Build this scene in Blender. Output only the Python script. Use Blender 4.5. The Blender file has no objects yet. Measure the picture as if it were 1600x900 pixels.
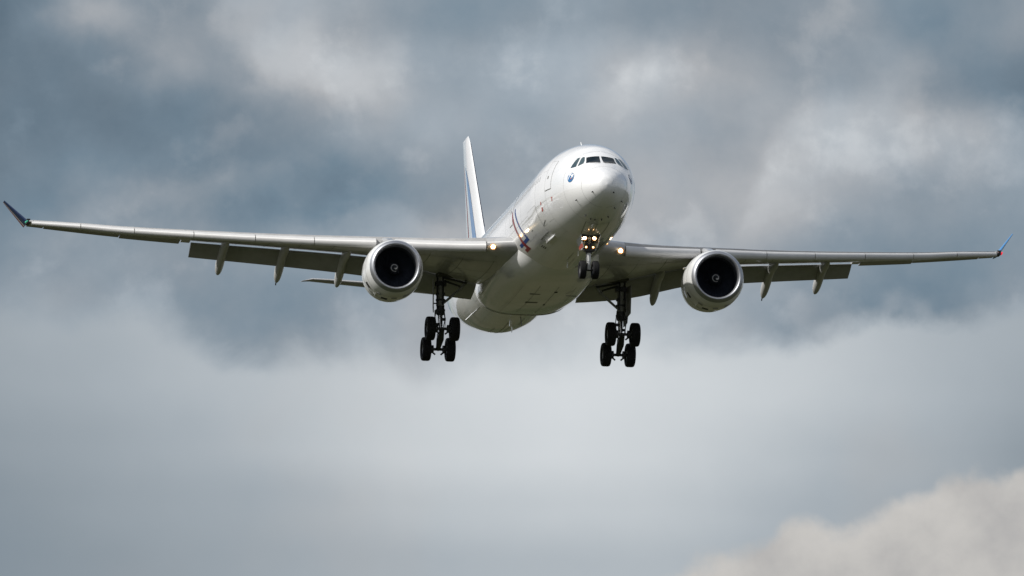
import bpy, bmesh, math, random, bisect
from mathutils import Vector, Matrix
rad = math.radians
random.seed(7)
sc = bpy.context.scene
col = sc.collection

# ------------------------------------------------------------------ camera
# aircraft axes: x aft from the nose tip, y to the aircraft's own right, z up
PITCH, HEAD = 3.6, 98.56
BM = Matrix.Rotation(rad(HEAD), 3, 'Z') @ Matrix.Rotation(rad(PITCH), 3, 'Y')
ya, el, ro = rad(8.56), rad(9.65), rad(.42)
DIST, FPX = 700.0, 26.87 * 700.0
view = Vector((math.cos(el)*math.cos(ya), -math.cos(el)*math.sin(ya), math.sin(el)))
right = view.cross(Vector((0, 0, 1))).normalized()
up = right.cross(view)
right, up = math.cos(ro)*right + math.sin(ro)*up, -math.sin(ro)*right + math.cos(ro)*up
CAM_LOC = Vector((0, 0, 1.75))
ROOT_LOC = CAM_LOC - BM @ (Vector((25, 0, 0)) - DIST * view)     # where the nose tip's axis origin lies
axis = (view + (800-844.9)/FPX*right - (450-380.3)/FPX*up).normalized()
cr = (right - right.dot(axis)*axis).normalized()
cu = cr.cross(axis)
cam_d = bpy.data.cameras.new('camera')
cam_d.sensor_width = 36.0
cam_d.lens = FPX / 1600 * 36
cam_d.clip_start, cam_d.clip_end = 1.0, 60000
cam = bpy.data.objects.new('camera', cam_d); col.objects.link(cam)
R3 = Matrix((BM @ cr, BM @ cu, -(BM @ axis))).transposed()
cam.matrix_world = Matrix.Translation(CAM_LOC) @ R3.to_4x4()
sc.camera = cam
VDIR = BM @ axis
AZ0, EL0 = math.degrees(math.atan2(VDIR.x, VDIR.y)), math.degrees(math.asin(VDIR.z))
sc.render.resolution_x, sc.render.resolution_y = 1024, 576
sc.view_settings.view_transform = 'Standard'
sc.view_settings.look = 'None'
sc.view_settings.exposure = 0.0
sc.view_settings.gamma = 1.0
sc.cycles.use_denoising = True
sc.cycles.max_bounces = 6

# ------------------------------------------------------------------ sun
SUN_EL, SUN_AZ_FROM_NOSE = 41.0, 79.0          # to the aircraft's right of its nose
a_ = rad(180 - SUN_AZ_FROM_NOSE)
sdir = BM @ Vector((math.cos(a_), math.sin(a_), 0)); sdir.z = 0; sdir.normalize()
sdir = Vector((sdir.x*math.cos(rad(SUN_EL)), sdir.y*math.cos(rad(SUN_EL)), math.sin(rad(SUN_EL))))
sun_d = bpy.data.lights.new('sun', 'SUN')
sun_d.energy, sun_d.angle, sun_d.color = 4.4, rad(.53), (1.0, .97, .92)
sun = bpy.data.objects.new('sun', sun_d); col.objects.link(sun)
sun.rotation_euler = sdir.to_track_quat('Z', 'Y').to_euler()
sun.location = (0, 0, 300)

# ------------------------------------------------------------------ sky: Nishita behind banks of cloud
W = bpy.data.worlds.new('World'); sc.world = W; W.use_nodes = True
nt = W.node_tree; N, L = nt.nodes, nt.links; N.clear()
def node(t, **k):
    n = N.new(t)
    for a, b in k.items(): setattr(n, a, b)
    return n
def setin(n, i, v):
    if hasattr(v, 'is_linked') or isinstance(v, bpy.types.NodeSocket): L.new(v, n.inputs[i])
    else: n.inputs[i].default_value = v
def mth(op, a, b=0.0, c=0.0, clamp=False):
    n = node('ShaderNodeMath', operation=op, use_clamp=clamp)
    setin(n, 0, a); setin(n, 1, b); setin(n, 2, c)
    return n.outputs[0]
def maprange(v, a, b, c=0.0, d=1.0, smooth=True):
    n = node('ShaderNodeMapRange', interpolation_type='SMOOTHSTEP' if smooth else 'LINEAR')
    setin(n, 0, v); setin(n, 1, a); setin(n, 2, b); setin(n, 3, c); setin(n, 4, d)
    return n.outputs[0]
def mixf(f, a, b):
    n = node('ShaderNodeMix', data_type='FLOAT')
    setin(n, 0, f); setin(n, 2, a); setin(n, 3, b)
    return n.outputs[0]
def curve(v, pts):
    n = node('ShaderNodeFloatCurve')
    c = n.mapping.curves[0]
    n.mapping.use_clip = False
    while len(c.points) > 2: c.points.remove(c.points[1])
    c.points[0].location = pts[0]; c.points[1].location = pts[-1]
    for p in pts[1:-1]: c.points.new(*p)
    for p in c.points: p.handle_type = 'AUTO'
    n.mapping.update()
    n.inputs[0].default_value = 1.0
    L.new(v, n.inputs[1])
    return n.outputs[0]
def noise(vec, scale, detail, rough=.55, dist=0.0):
    n = node('ShaderNodeTexNoise'); n.noise_dimensions = '3D'
    L.new(vec, n.inputs['Vector'])
    n.inputs['Scale'].default_value = scale; n.inputs['Detail'].default_value = detail
    n.inputs['Roughness'].default_value = rough; n.inputs['Distortion'].default_value = dist
    return n
sky = node('ShaderNodeTexSky', sky_type='NISHITA')
sky.sun_disc = False
sky.sun_elevation = rad(SUN_EL)
sky.sun_rotation = math.atan2(sdir.x, sdir.y)
sky.altitude = 50; sky.air_density = 1.0; sky.dust_density = 1.5
bg_sky = node('ShaderNodeBackground'); bg_sky.inputs[1].default_value = .1
L.new(sky.outputs[0], bg_sky.inputs[0])
tc = node('ShaderNodeTexCoord')
sep = node('ShaderNodeSeparateXYZ'); L.new(tc.outputs['Generated'], sep.inputs[0])
az = mth('DEGREES', mth('ARCTAN2', sep.outputs[0], sep.outputs[1]))
elv = mth('DEGREES', mth('ARCSINE', sep.outputs[2]))
# heavenly coordinates in tenths of the cloud field: azimuth and height above the horizon, in degrees
DEG = math.degrees(1/FPX)                       # one picture element of the telephoto lens, in degrees
AZW, ELH = 1600*DEG, 900*DEG
s_ = mth('DIVIDE', mth('SUBTRACT', az, AZ0 - AZW/2), AZW)          # 0..1 across the cloud field
t_ = mth('DIVIDE', mth('SUBTRACT', EL0 + ELH/2, elv), ELH)         # 0 (high) .. 1 (low)
comb = node('ShaderNodeCombineXYZ'); setin(comb, 0, s_); setin(comb, 1, mth('MULTIPLY', t_, .5625))
P = comb.outputs[0]
w1 = noise(P, 5.0, 5, .55)
w2 = noise(P, 16.0, 7, .58)
def centred(n, i, amp):
    sp = node('ShaderNodeSeparateColor'); L.new(n.outputs['Color'], sp.inputs[0])
    return mth('MULTIPLY', mth('SUBTRACT', sp.outputs[i], .5), amp)
sw = mth('ADD', s_, mth('ADD', centred(w1, 0, .075), centred(w2, 0, .055)))
tw = mth('ADD', t_, mth('ADD', centred(w1, 1, .10), centred(w2, 1, .07)))
ROWS = [(.02, [122,140,156,146,140,160,166,172,162,158,146,146,148,156,156,146,140,144,148,152,156,142,138,142,148]),
        (.122,[119,122,128,140,158,152,174,184,186,182,162,166,174,178,178,180,175,166,160,155,152,166,142,128,118]),
        (.222,[120,118,118,121,126,128,135,146,160,166,170,168,165,168,172,172,168,162,168,177,179,176,172,162,148]),
        (.333,[124,132,142,142,136,126,121,122,130,138,148,154,160,166,170,172,173,175,178,174,164,156,150,148,148]),
        (.44, [144,152,154,152,150,152,154,152,150,156,164,168,170,172,174,172,170,164,158,150,144,140,138,140,146]),
        (.545,[154,160,162,156,148,144,144,144,150,164,172,178,184,188,188,182,174,168,156,140,131,130,136,150,160])]
val = None
for i, (ty, r) in enumerate(ROWS):
    c = curve(sw, [(k/(len(r)-1), v/255) for k, v in enumerate(r)])
    val = c if val is None else mixf(maprange(tw, ROWS[i-1][0], ty), val, c)
det = noise(P, 8.5, 9, .57, 0)
det2 = noise(P, 24.0, 8, .60, 0)
val = mth('ADD', val, mth('MULTIPLY', mth('SUBTRACT', det.outputs[0], .5), .13))
val = mth('ADD', val, mth('MULTIPLY', mth('SUBTRACT', det2.outputs[0], .5), .055))
# sunlit shoulders of the higher clouds: crisp billowed rims that fade inwards
bn = noise(P, 13.0, 9, .54, 0)
bw = mth('SUBTRACT', bn.outputs[0], .5)
def billow(pos, along, edge_pts, amp_pts, depth, rag=.16, soft=.030):
    d = mth('SUBTRACT', mth('ADD', pos, mth('MULTIPLY', bw, rag)), curve(along, edge_pts))
    m = mth('MULTIPLY', maprange(d, -soft*.5, soft), maprange(d, soft, depth, 1, 0))
    return mth('MULTIPLY', m, mth('MAXIMUM', curve(along, amp_pts), 0.0))
for args in (
    (t_, s_, [(0,.40),(.70,.37),(.735,.30),(.76,.22),(.795,.175),(.87,.13),(.925,.155),(1,.20)], [(0,0),(.68,0),(.73,.055),(.80,.048),(.90,.050),(.96,.040),(1,.03)], .24, .15, .05),
    (s_, t_, [(0,.205),(.06,.20),(.11,.225),(.14,.245),(.18,.30),(.24,.36)], [(0,.04),(.05,.06),(.13,.055),(.19,.025),(.24,0),(.3,0),(1,0)], .17),
    (t_, s_, [(0,.03),(.05,.0),(.10,.01),(.15,.05),(.2,.10)], [(0,0),(.02,.03),(.06,.07),(.10,.06),(.15,.02),(.18,0),(1,0)], .09, .12),
    (t_, s_, [(0,.42),(.08,.36),(.14,.315),(.20,.295),(.28,.29),(.34,.33)], [(0,0),(.07,.03),(.14,.06),(.22,.055),(.30,.03),(.36,0),(1,0)], .10),
    (t_, s_, [(0,.42),(.26,.40),(.33,.375),(.40,.365),(.47,.37),(.52,.40)], [(0,0),(.24,0),(.30,.05),(.40,.06),(.47,.05),(.53,0),(1,0)], .12),
    (t_, s_, [(0,.1),(.56,.13),(.62,.095),(.68,.085),(.74,.12)], [(0,0),(.53,0),(.58,.03),(.66,.04),(.72,.02),(.76,0),(1,0)], .16),
    (t_, s_, [(0,.5),(.84,.51),(.865,.505),(.885,.50),(.905,.51),(.93,.50)], [(0,0),(.855,0),(.875,.09),(.888,.06),(.90,.08),(.915,.02),(.925,0),(1,0)], .06, .14)):
    val = mth('ADD', val, billow(*args))
pu = maprange(noise(P, 10.5, 9, .57, .1).outputs[0], .52, .68, 0, .050)
val = mth('ADD', val, mth('SUBTRACT', pu, .014))
# pale bank low down
LOW = [(.56, [168,174,180,180,180,192,204,208,204,197,188,180,172]),
       (.67, [163,171,179,186,194,203,211,213,208,200,190,180,166]),
       (.78, [153,162,171,181,192,201,208,209,203,191,179,171,156]),
       (.88, [146,154,161,168,177,186,193,196,192,181,172,166,160]),
       (.98, [141,149,156,162,168,174,180,182,180,174,169,165,162])]
sl = mth('ADD', s_, centred(w1, 2, .08)); tl = mth('ADD', t_, centred(w1, 0, .05))
low = None
for i, (ty, r) in enumerate(LOW):
    c = curve(sl, [(k/(len(r)-1), v/255) for k, v in enumerate(r)])
    low = c if low is None else mixf(maprange(tl, LOW[i-1][0], ty), low, c)
low = mth('ADD', low, mth('MULTIPLY', mth('SUBTRACT', det.outputs[0], .5), .035))
edge = curve(s_, [(-.05,.56),(.06,.555),(.12,.56),(.17,.585),(.24,.60),(.30,.598),(.37,.612),(.42,.63),(.5,.60),(.58,.58),(.66,.565),(.74,.57),(.80,.582),(.86,.565),(.93,.535),(1.05,.50)])
en = mth('MULTIPLY', mth('SUBTRACT', noise(P, 10.0, 8, .54, .2).outputs[0], .5), .15)
soft = curve(s_, [(-.05,.05),(.3,.05),(.5,.075),(.7,.05),(.8,.035),(1.05,.04)])
dd = mth('DIVIDE', mth('SUBTRACT', mth('ADD', t_, en), edge), soft)
bank = maprange(dd, -1.0, 1.0)
val = mixf(bank, val, low)
# colour from brightness
def srgb(c):
    c /= 255
    return c/12.92 if c <= .04045 else ((c+.055)/1.055)**2.4
def ramp(v, stops):
    n = node('ShaderNodeValToRGB'); L.new(v, n.inputs[0])
    e = n.color_ramp.elements
    while len(e) > 1: e.remove(e[0])
    for k, (p, c) in enumerate(stops):
        x = e[0] if k == 0 else e.new(p)
        x.position = p; x.color = (*[srgb(q) for q in c], 1)
    return n.outputs[0]
ca = ramp(val, [(88/255,(80,98,115)),(108/255,(99,116,130)),(128/255,(118,133,146)),(150/255,(143,152,161)),(175/255,(173,176,180)),(205/255,(205,208,211)),(235/255,(236,237,238))])
cb = ramp(val, [(88/255,(78,99,117)),(108/255,(97,117,133)),(128/255,(113,134,150)),(150/255,(138,152,164)),(175/255,(164,175,185)),(205/255,(202,208,213)),(235/255,(234,237,240))])
hue = noise(P, 3.2, 3)
cloud = node('ShaderNodeMix', data_type='RGBA')
L.new(maprange(mth('ADD', hue.outputs[0], mth('MULTIPLY', bank, .13)), .36, .62), cloud.inputs[0])
L.new(ca, cloud.inputs[6]); L.new(cb, cloud.inputs[7])
# warm cumulus rising at the lower right of the field
cedge = curve(s_, [(.50,1.06),(.60,1.025),(.66,.995),(.70,.958),(.75,.925),(.795,.885),(.825,.903),(.865,.868),(.92,.826),(.97,.80),(1.05,.80),(1.3,.8)])
pn = noise(P, 20.0, 8, .52, 0)
cd = mth('SUBTRACT', mth('ADD', t_, mth('MULTIPLY', mth('SUBTRACT', pn.outputs[0], .5), .10)), cedge)
cmask = maprange(cd, -.012, .034)
cl = mth('ADD', .795, mth('MULTIPLY', mth('SUBTRACT', noise(P, 11.0, 9, .55, 0).outputs[0], .5), .34))
cl = mth('SUBTRACT', cl, maprange(cd, .0, .25, 0, .03))
cc = ramp(cl, [(.55,(140,142,145)),(.7,(172,171,171)),(.8,(194,192,189)),(.9,(209,206,202))])
cbank = ramp(val, [(110/255,(104,117,128)),(130/255,(124,134,143)),(150/255,(145,153,159)),(175/255,(170,177,182)),(205/255,(203,208,211)),(235/255,(234,237,239))])
cloud1 = node('ShaderNodeMix', data_type='RGBA')
L.new(mth('MULTIPLY', bank, .55), cloud1.inputs[0]); L.new(cloud.outputs[2], cloud1.inputs[6]); L.new(cbank, cloud1.inputs[7])
cloud2 = node('ShaderNodeMix', data_type='RGBA')
L.new(cmask, cloud2.inputs[0]); L.new(cloud1.outputs[2], cloud2.inputs[6]); L.new(cc, cloud2.inputs[7])
# the rest of the heavens: broken cloud with blue gaps
gn = noise(tc.outputs['Generated'], 2.6, 7, .55, .3)
gcol = ramp(mth('ADD', .60, mth('MULTIPLY', mth('SUBTRACT', gn.outputs[0], .5), .9)), [(.3,(96,118,138)),(.5,(140,152,165)),(.7,(196,198,202)),(.85,(232,232,234))])
near = mth('MULTIPLY', maprange(mth('ABSOLUTE', mth('SUBTRACT', s_, .5)), .62, 1.6, 1, 0), maprange(mth('ABSOLUTE', mth('SUBTRACT', t_, .5)), .62, 1.7, 1, 0))
cloud3 = node('ShaderNodeMix', data_type='RGBA')
L.new(near, cloud3.inputs[0]); L.new(gcol, cloud3.inputs[6]); L.new(cloud2.outputs[2], cloud3.inputs[7])
bg_cl = node('ShaderNodeBackground'); L.new(cloud3.outputs[2], bg_cl.inputs[0]); bg_cl.inputs[1].default_value = 1.0
cover = mth('MAXIMUM', near, maprange(gn.outputs[0], .40, .52, .25, 1.0))
ms = node('ShaderNodeMixShader'); L.new(cover, ms.inputs[0]); L.new(bg_sky.outputs[0], ms.inputs[1]); L.new(bg_cl.outputs[0], ms.inputs[2])
wo = node('ShaderNodeOutputWorld'); L.new(ms.outputs[0], wo.inputs[0])

# ------------------------------------------------------------------ materials
def mat(name, colr, rough=.4, metal=0.0, coat=0.0, var=0.0, vscale=3.0, emit=None, estr=0.0, stretch=(1,1,1), spec=.5):
    m = bpy.data.materials.new(name); m.use_nodes = True
    t = m.node_tree; b = t.nodes['Principled BSDF']
    b.inputs['Base Color'].default_value = (*colr, 1)
    b.inputs['Roughness'].default_value = rough
    b.inputs['Metallic'].default_value = metal
    b.inputs['Coat Weight'].default_value = coat
    b.inputs['Coat Roughness'].default_value = .03
    b.inputs['Specular IOR Level'].default_value = spec
    if emit:
        b.inputs['Emission Color'].default_value = (*emit, 1); b.inputs['Emission Strength'].default_value = estr
    if var:
        tcn = t.nodes.new('ShaderNodeTexCoord'); mp = t.nodes.new('ShaderNodeMapping'); mp.inputs['Scale'].default_value = stretch
        nn = t.nodes.new('ShaderNodeTexNoise'); nn.inputs['Scale'].default_value = vscale; nn.inputs['Detail'].default_value = 8; nn.inputs['Roughness'].default_value = .65
        t.links.new(tcn.outputs['Object'], mp.inputs[0]); t.links.new(mp.outputs[0], nn.inputs['Vector'])
        rr = t.nodes.new('ShaderNodeValToRGB'); e = rr.color_ramp.elements
        e[0].position, e[1].position = .3, .68
        e[0].color = (*[c*(1-var) for c in colr], 1); e[1].color = (*colr, 1)
        t.links.new(nn.outputs[0], rr.inputs[0]); t.links.new(rr.outputs[0], b.inputs['Base Color'])
        r2 = t.nodes.new('ShaderNodeMapRange'); r2.inputs[3].default_value = rough*1.3; r2.inputs[4].default_value = rough*.8
        t.links.new(nn.outputs[0], r2.inputs[0]); t.links.new(r2.outputs[0], b.inputs['Roughness'])
    return m
M_white = mat('white_paint', (.87, .87, .87), .22, coat=1.0, var=.10, vscale=1.1, stretch=(.16, 1, 1))
M_wing = mat('wing_grey_paint', (.45, .45, .45), .30, coat=.4, var=.28, vscale=1.0, stretch=(.22, 1, 1))
M_slat = mat('slat_paint', (.58, .575, .57), .33, coat=.3, var=.10, vscale=1.1)
M_flap = mat('flap_grey_paint', (.33, .33, .335), .45, coat=.1, var=.18, vscale=1.4)
M_canoe = mat('fairing_grey_paint', (.46, .46, .45), .42, coat=.15, var=.18, vscale=1.6, stretch=(.5, 1, 1))
M_nac = mat('nacelle_white_paint', (.76, .76, .75), .3, coat=.5, var=.10, vscale=1.3, stretch=(.5, 1, 1))
M_lip = mat('polished_aluminium', (.44, .45, .48), .50, metal=1.0, var=.12, vscale=2)
M_barrel = mat('inlet_liner_shaded', (.045, .05, .06), .6)  # light grey duct coloured dark to give the shade inside the inlet
M_fan = mat('fan_blade_metal', (.10, .115, .16), .34, metal=.85)
M_hub = mat('spinner_black', (.012, .014, .018), .45)
M_mark = mat('white_marking', (.50, .50, .49), .5)
M_black = mat('black_seal', (.012, .012, .013), .6)
M_seam = mat('panel_gap', (.16, .16, .155), .7)
M_seamw = mat('faint_panel_gap', (.34, .34, .33), .6)
M_stain = mat('dried_fluid', (.46, .44, .40), .5, var=.3, vscale=2)
M_tyre = mat('tyre_rubber', (.012, .012, .014), .75, var=.4, vscale=6, spec=.25)
M_rim = mat('wheel_hub_metal', (.26, .26, .265), .5, metal=.6)
M_strut = mat('gear_grey_paint', (.36, .365, .35), .5, var=.5, vscale=4, coat=.1)
M_gdark = mat('gear_dark_metal', (.045, .046, .05), .5, metal=.3, var=.4, vscale=5)
M_chrome = mat('chrome_piston', (.75, .75, .76), .2, metal=1)
M_silver = mat('gear_silver_paint', (.6, .6, .6), .4)
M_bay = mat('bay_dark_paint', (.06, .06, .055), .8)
M_glass = mat('windscreen_glass', (.006, .012, .016), .07, spec=.22)
M_glass2 = mat('side_glass', (.11, .17, .19), .05, metal=.7)
M_shade = mat('window_shade', (.52, .53, .54), .35)
M_blue = mat('livery_blue', (.016, .14, .34), .32, coat=.4)
M_sunlit_blue = mat('winglet_sunlit_blue', (.022, .19, .45), .3, coat=.4)  # port winglet only: sunlight on its face is put into the blue
M_stripe = mat('livery_deep_blue', (.003, .045, .20), .4, coat=.05)
M_navy = mat('livery_navy', (.003, .016, .065), .4, coat=.08)
M_red = mat('livery_red', (.20, .012, .016), .4, coat=.05)
M_rred = mat('rescue_red', (.42, .09, .07), .4)
M_lamp = mat('lit_lamp', (.9, .8, .6), .3, emit=(1.0, .80, .52), estr=34.0)
M_lamp2 = mat('lit_small_lamp', (.9, .8, .6), .3, emit=(1.0, .66, .33), estr=7.0)
M_green = mat('lit_green_lamp', (.05, .5, .3), .2, emit=(.05, .75, .5), estr=.12)
M_redl = mat('lit_red_lamp', (.6, .02, .03), .2, emit=(1.0, .02, .06), estr=.8)
M_halo = mat('lamp_halo', (.5, .36, .2), .3, metal=.3, emit=(1.0, .42, .10), estr=.9)  # glowing orange rim that imitates the halo round a lit lamp
M_exh = mat('exhaust_metal', (.20, .19, .18), .4, metal=.9, var=.3)

# ------------------------------------------------------------------ mesh helpers (aircraft axes)
BASE = Vector((25, 0, -6))
root = bpy.data.objects.new('airliner', None); col.objects.link(root)
root.empty_display_size = 5
root.matrix_world = Matrix.Translation(ROOT_LOC + BM @ BASE) @ BM.to_4x4()
root['label'] = 'white twin engine jet airliner with blue and red stripes, wheels down against grey clouds'
root['category'] = 'airplane'

class MB:
    def __init__(s): s.v, s.f, s.m = [], [], []
    def add(s, vs, fs, mi=0):
        o = len(s.v); s.v += [Vector(p) for p in vs]
        for k, f in enumerate(fs):
            s.f.append([o+i for i in f]); s.m.append(mi[k] if isinstance(mi, (list, tuple)) else mi)
    def loft(s, rings, mi=0, cap0=True, cap1=True, closed=True):
        n = len(rings[0]); vs = [p for r in rings for p in r]; fs = []; ms = []
        for i in range(len(rings)-1):
            for j in range(n if closed else n-1):
                k = (j+1) % n
                fs.append((i*n+j, i*n+k, (i+1)*n+k, (i+1)*n+j)); ms.append(mi[j] if isinstance(mi, (list, tuple)) else mi)
        m0 = mi[0] if isinstance(mi, (list, tuple)) else mi
        if cap0: fs.append(tuple(range(n-1, -1, -1))); ms.append(m0)
        if cap1: fs.append(tuple((len(rings)-1)*n+j for j in range(n))); ms.append(m0)
        s.add(vs, fs, ms); return s
    def tube(s, pts, r, n=12, mi=0, caps=True):
        pts = [Vector(p) for p in pts]; rs = r if isinstance(r, (list, tuple)) else [r]*len(pts)
        rings = []; u = None
        for i, p in enumerate(pts):
            d = (pts[min(i+1, len(pts)-1)] - pts[max(i-1, 0)]).normalized()
            if u is None: u = d.cross(Vector((0, 0, 1)) if abs(d.z) < .9 else Vector((1, 0, 0))).normalized()
            else: u = (u - u.dot(d)*d).normalized()
            w = d.cross(u)
            rings.append([p + rs[i]*(math.cos(2*math.pi*k/n)*u + math.sin(2*math.pi*k/n)*w) for k in range(n)])
        return s.loft(rings, mi, caps, caps)
    def lathe(s, prof, org, ax, n=48, mi=0, cap0=False, cap1=False):
        ax = Vector(ax).normalized(); u = ax.cross(Vector((0, 0, 1)) if abs(ax.z) < .9 else Vector((1, 0, 0))).normalized(); w = ax.cross(u)
        org = Vector(org)
        rings = [[org + d*ax + r*(math.cos(2*math.pi*k/n)*u + math.sin(2*math.pi*k/n)*w) for k in range(n)] for d, r in prof]
        return s.loft(rings, mi, cap0, cap1)
    def box(s, c, size, mi=0, rot=None, bev=0):
        c = Vector(c); h = Vector(size)/2; R = rot or Matrix.Identity(3)
        vs = [c + R @ Vector((sx*h.x, sy*h.y, sz*h.z)) for sx in (-1, 1) for sy in (-1, 1) for sz in (-1, 1)]
        s.add(vs, [(0,1,3,2),(4,6,7,5),(0,4,5,1),(2,3,7,6),(0,2,6,4),(1,5,7,3)], mi); return s
    def plate(s, quad, th, mi=0):     # a plate of thickness th from a planar polygon
        q = [Vector(p) for p in quad]; nrm = (q[1]-q[0]).cross(q[2]-q[0]).normalized()*th/2
        n = len(q)
        s.add([p+nrm for p in q] + [p-nrm for p in q], [tuple(range(n)), tuple(range(2*n-1, n-1, -1))] + [((i+1)%n, i, n+i, n+(i+1)%n) for i in range(n)], mi); return s
    def build(s, name, mats, parent=None, ang=35, smooth=True):
        me = bpy.data.meshes.new(name)
        me.from_pydata([p - BASE for p in s.v], [], s.f)
        for m in (mats if isinstance(mats, (list, tuple)) else [mats]): me.materials.append(m)
        me.polygons.foreach_set('material_index', s.m)
        bm = bmesh.new(); bm.from_mesh(me)
        bmesh.ops.remove_doubles(bm, verts=bm.verts, dist=1e-5)
        bmesh.ops.recalc_face_normals(bm, faces=bm.faces)
        bm.to_mesh(me); bm.free()
        if smooth:
            me.polygons.foreach_set('use_smooth', [True]*len(me.polygons))
            me.set_sharp_from_angle(angle=rad(ang))
        o = bpy.data.objects.new(name, me); col.objects.link(o)
        o.parent = parent or root
        return o
def pchip(xs, ys):
    n = len(xs); h = [xs[i+1]-xs[i] for i in range(n-1)]; d = [(ys[i+1]-ys[i])/h[i] for i in range(n-1)]
    m = [0]*n; m[0] = d[0]; m[-1] = d[-1]
    for i in range(1, n-1):
        if d[i-1]*d[i] > 0:
            a = 2*h[i]+h[i-1]; b = h[i]+2*h[i-1]; m[i] = (a+b)/(a/d[i-1]+b/d[i])
    def f(x):
        if x <= xs[0]: return ys[0]
        if x >= xs[-1]: return ys[-1]
        i = min(bisect.bisect_right(xs, x)-1, n-2); t = (x-xs[i])/h[i]
        return (2*t**3-3*t*t+1)*ys[i]+(t**3-2*t*t+t)*h[i]*m[i]+(-2*t**3+3*t*t)*ys[i+1]+(t**3-t*t)*h[i]*m[i+1]
    return f
def table(rows):
    xs = [r[0] for r in rows]
    return [pchip(xs, [r[k] for r in rows]) for k in range(1, len(rows[0]))]
def mirror(fn):
    for s in (1, -1): fn(s)

# ------------------------------------------------------------------ ground (far below the frame; it lights the undersides)
def ground():
    me = bpy.data.meshes.new('ground'); S = 30000
    me.from_pydata([(-S,-S,0),(S,-S,0),(S,S,0),(-S,S,0)], [], [(0,1,2,3)])
    m = bpy.data.materials.new('meadow'); m.use_nodes = True; t = m.node_tree; b = t.nodes['Principled BSDF']; b.inputs['Roughness'].default_value = .9
    b.inputs['Specular IOR Level'].default_value = .1
    tcn = t.nodes.new('ShaderNodeTexCoord')
    n1 = t.nodes.new('ShaderNodeTexNoise'); n1.inputs['Scale'].default_value = .012; n1.inputs['Detail'].default_value = 8
    v1 = t.nodes.new('ShaderNodeTexVoronoi'); v1.inputs['Scale'].default_value = .006
    t.links.new(tcn.outputs['Object'], n1.inputs['Vector']); t.links.new(tcn.outputs['Object'], v1.inputs['Vector'])
    r1 = t.nodes.new('ShaderNodeValToRGB'); e = r1.color_ramp.elements
    e[0].position, e[1].position = .38, .62; e[0].color = (.024,.030,.010,1); e[1].color = (.058,.054,.029,1)
    mx = t.nodes.new('ShaderNodeMix'); mx.data_type = 'FLOAT'; mx.inputs[0].default_value = .35
    sp = t.nodes.new('ShaderNodeSeparateColor'); t.links.new(v1.outputs['Color'], sp.inputs[0])
    t.links.new(n1.outputs[0], mx.inputs[2]); t.links.new(sp.outputs[0], mx.inputs[3])
    t.links.new(mx.outputs[0], r1.inputs[0]); t.links.new(r1.outputs[0], b.inputs['Base Color'])
    me.materials.append(m)
    o = bpy.data.objects.new('ground', me); col.objects.link(o); o['kind'] = 'structure'
ground()

# ------------------------------------------------------------------ fuselage
FUS = [(0.0,-0.80,-0.80,0.0,-0.80),(0.06,-0.51,-1.07,0.29,-0.80),(0.25,-0.22,-1.33,0.57,-0.78),(0.6,0.07,-1.59,0.89,-0.74),(1.1,0.35,-1.85,1.21,-0.66),
(1.7,0.63,-2.07,1.50,-0.56),(2.4,0.99,-2.26,1.75,-0.44),(3.2,1.57,-2.43,1.98,-0.30),(4.1,2.04,-2.57,2.18,-0.18),(5.2,2.36,-2.68,2.37,-0.08),(6.5,2.60,-2.77,2.55,-0.02),
(8.2,2.77,-2.82,2.72,0),(10.5,2.82,-2.82,2.82,0),(12,2.82,-2.82,2.82,0),(20,2.82,-2.82,2.82,0),(30,2.82,-2.82,2.82,0),(38.0,2.82,-2.82,2.82,0),(41,2.82,-2.68,2.78,.06),(44,2.81,-2.25,2.62,.25),(47,2.77,-1.65,2.33,.52),(50,2.68,-.95,1.95,.84),(53,2.52,-.2,1.45,1.15),(55.5,2.34,.5,.95,1.42),(57.3,2.1,1.1,.5,1.6),(57.8,1.85,1.4,.22,1.63)]
ZT, ZB, HW, ZC = table(FUS)
def fp(x, th, off=0.0):          # point on the skin; th degrees from the crown towards the aircraft's right
    def q(x, th):
        s, c = math.sin(rad(th)), math.cos(rad(th)); zc = ZC(x)
        return Vector((x, HW(x)*s, zc + (ZT(x)-zc)*c if c >= 0 else zc + (zc-ZB(x))*c))
    p = q(x, th)
    if off:
        n = (q(x, th+.5)-q(x, th-.5)).cross(q(x+.01, th)-q(max(x-.01, .001), th)).normalized()
        s, c = math.sin(rad(th)), math.cos(rad(th))
        if n.dot(Vector((-.05, s, c))) < 0: n = -n
        p = p + off*n
    return p
BAY0, BAY1 = 5.9, 7.75
xs = [0.004,.015,.03,.06,.1,.15,.2,.27,.35,.45,.55,.68,.8,.95,1.1]
x = 1.25
while x < 8.4: xs.append(round(x, 3)); x += .15
xs = sorted(set([q for q in xs if abs(q-BAY0) > .06 and abs(q-BAY1) > .06] + [BAY0, BAY1]))
x = 8.8
while x < 57.8: xs.append(x); x += .6
xs.append(57.8)
NA = 96
mb = MB()
rings = [[fp(x, 360*k/NA) for k in range(NA)] for x in xs]
vs = [p for r in rings for p in r]; fs = []
for i in range(len(xs)-1):
    for j in range(NA):
        if BAY0-.01 <= xs[i] < BAY1-.01 and abs((j+.5)*360/NA - 180) < 11.3: continue
        k = (j+1) % NA
        fs.append((i*NA+j, i*NA+k, (i+1)*NA+k, (i+1)*NA+j))
fs.append(tuple(range(NA))); fs.append(tuple((len(xs)-1)*NA+j for j in range(NA)))
mb.add(vs, fs)
fus = mb.build('fuselage', M_white, ang=60)

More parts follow.
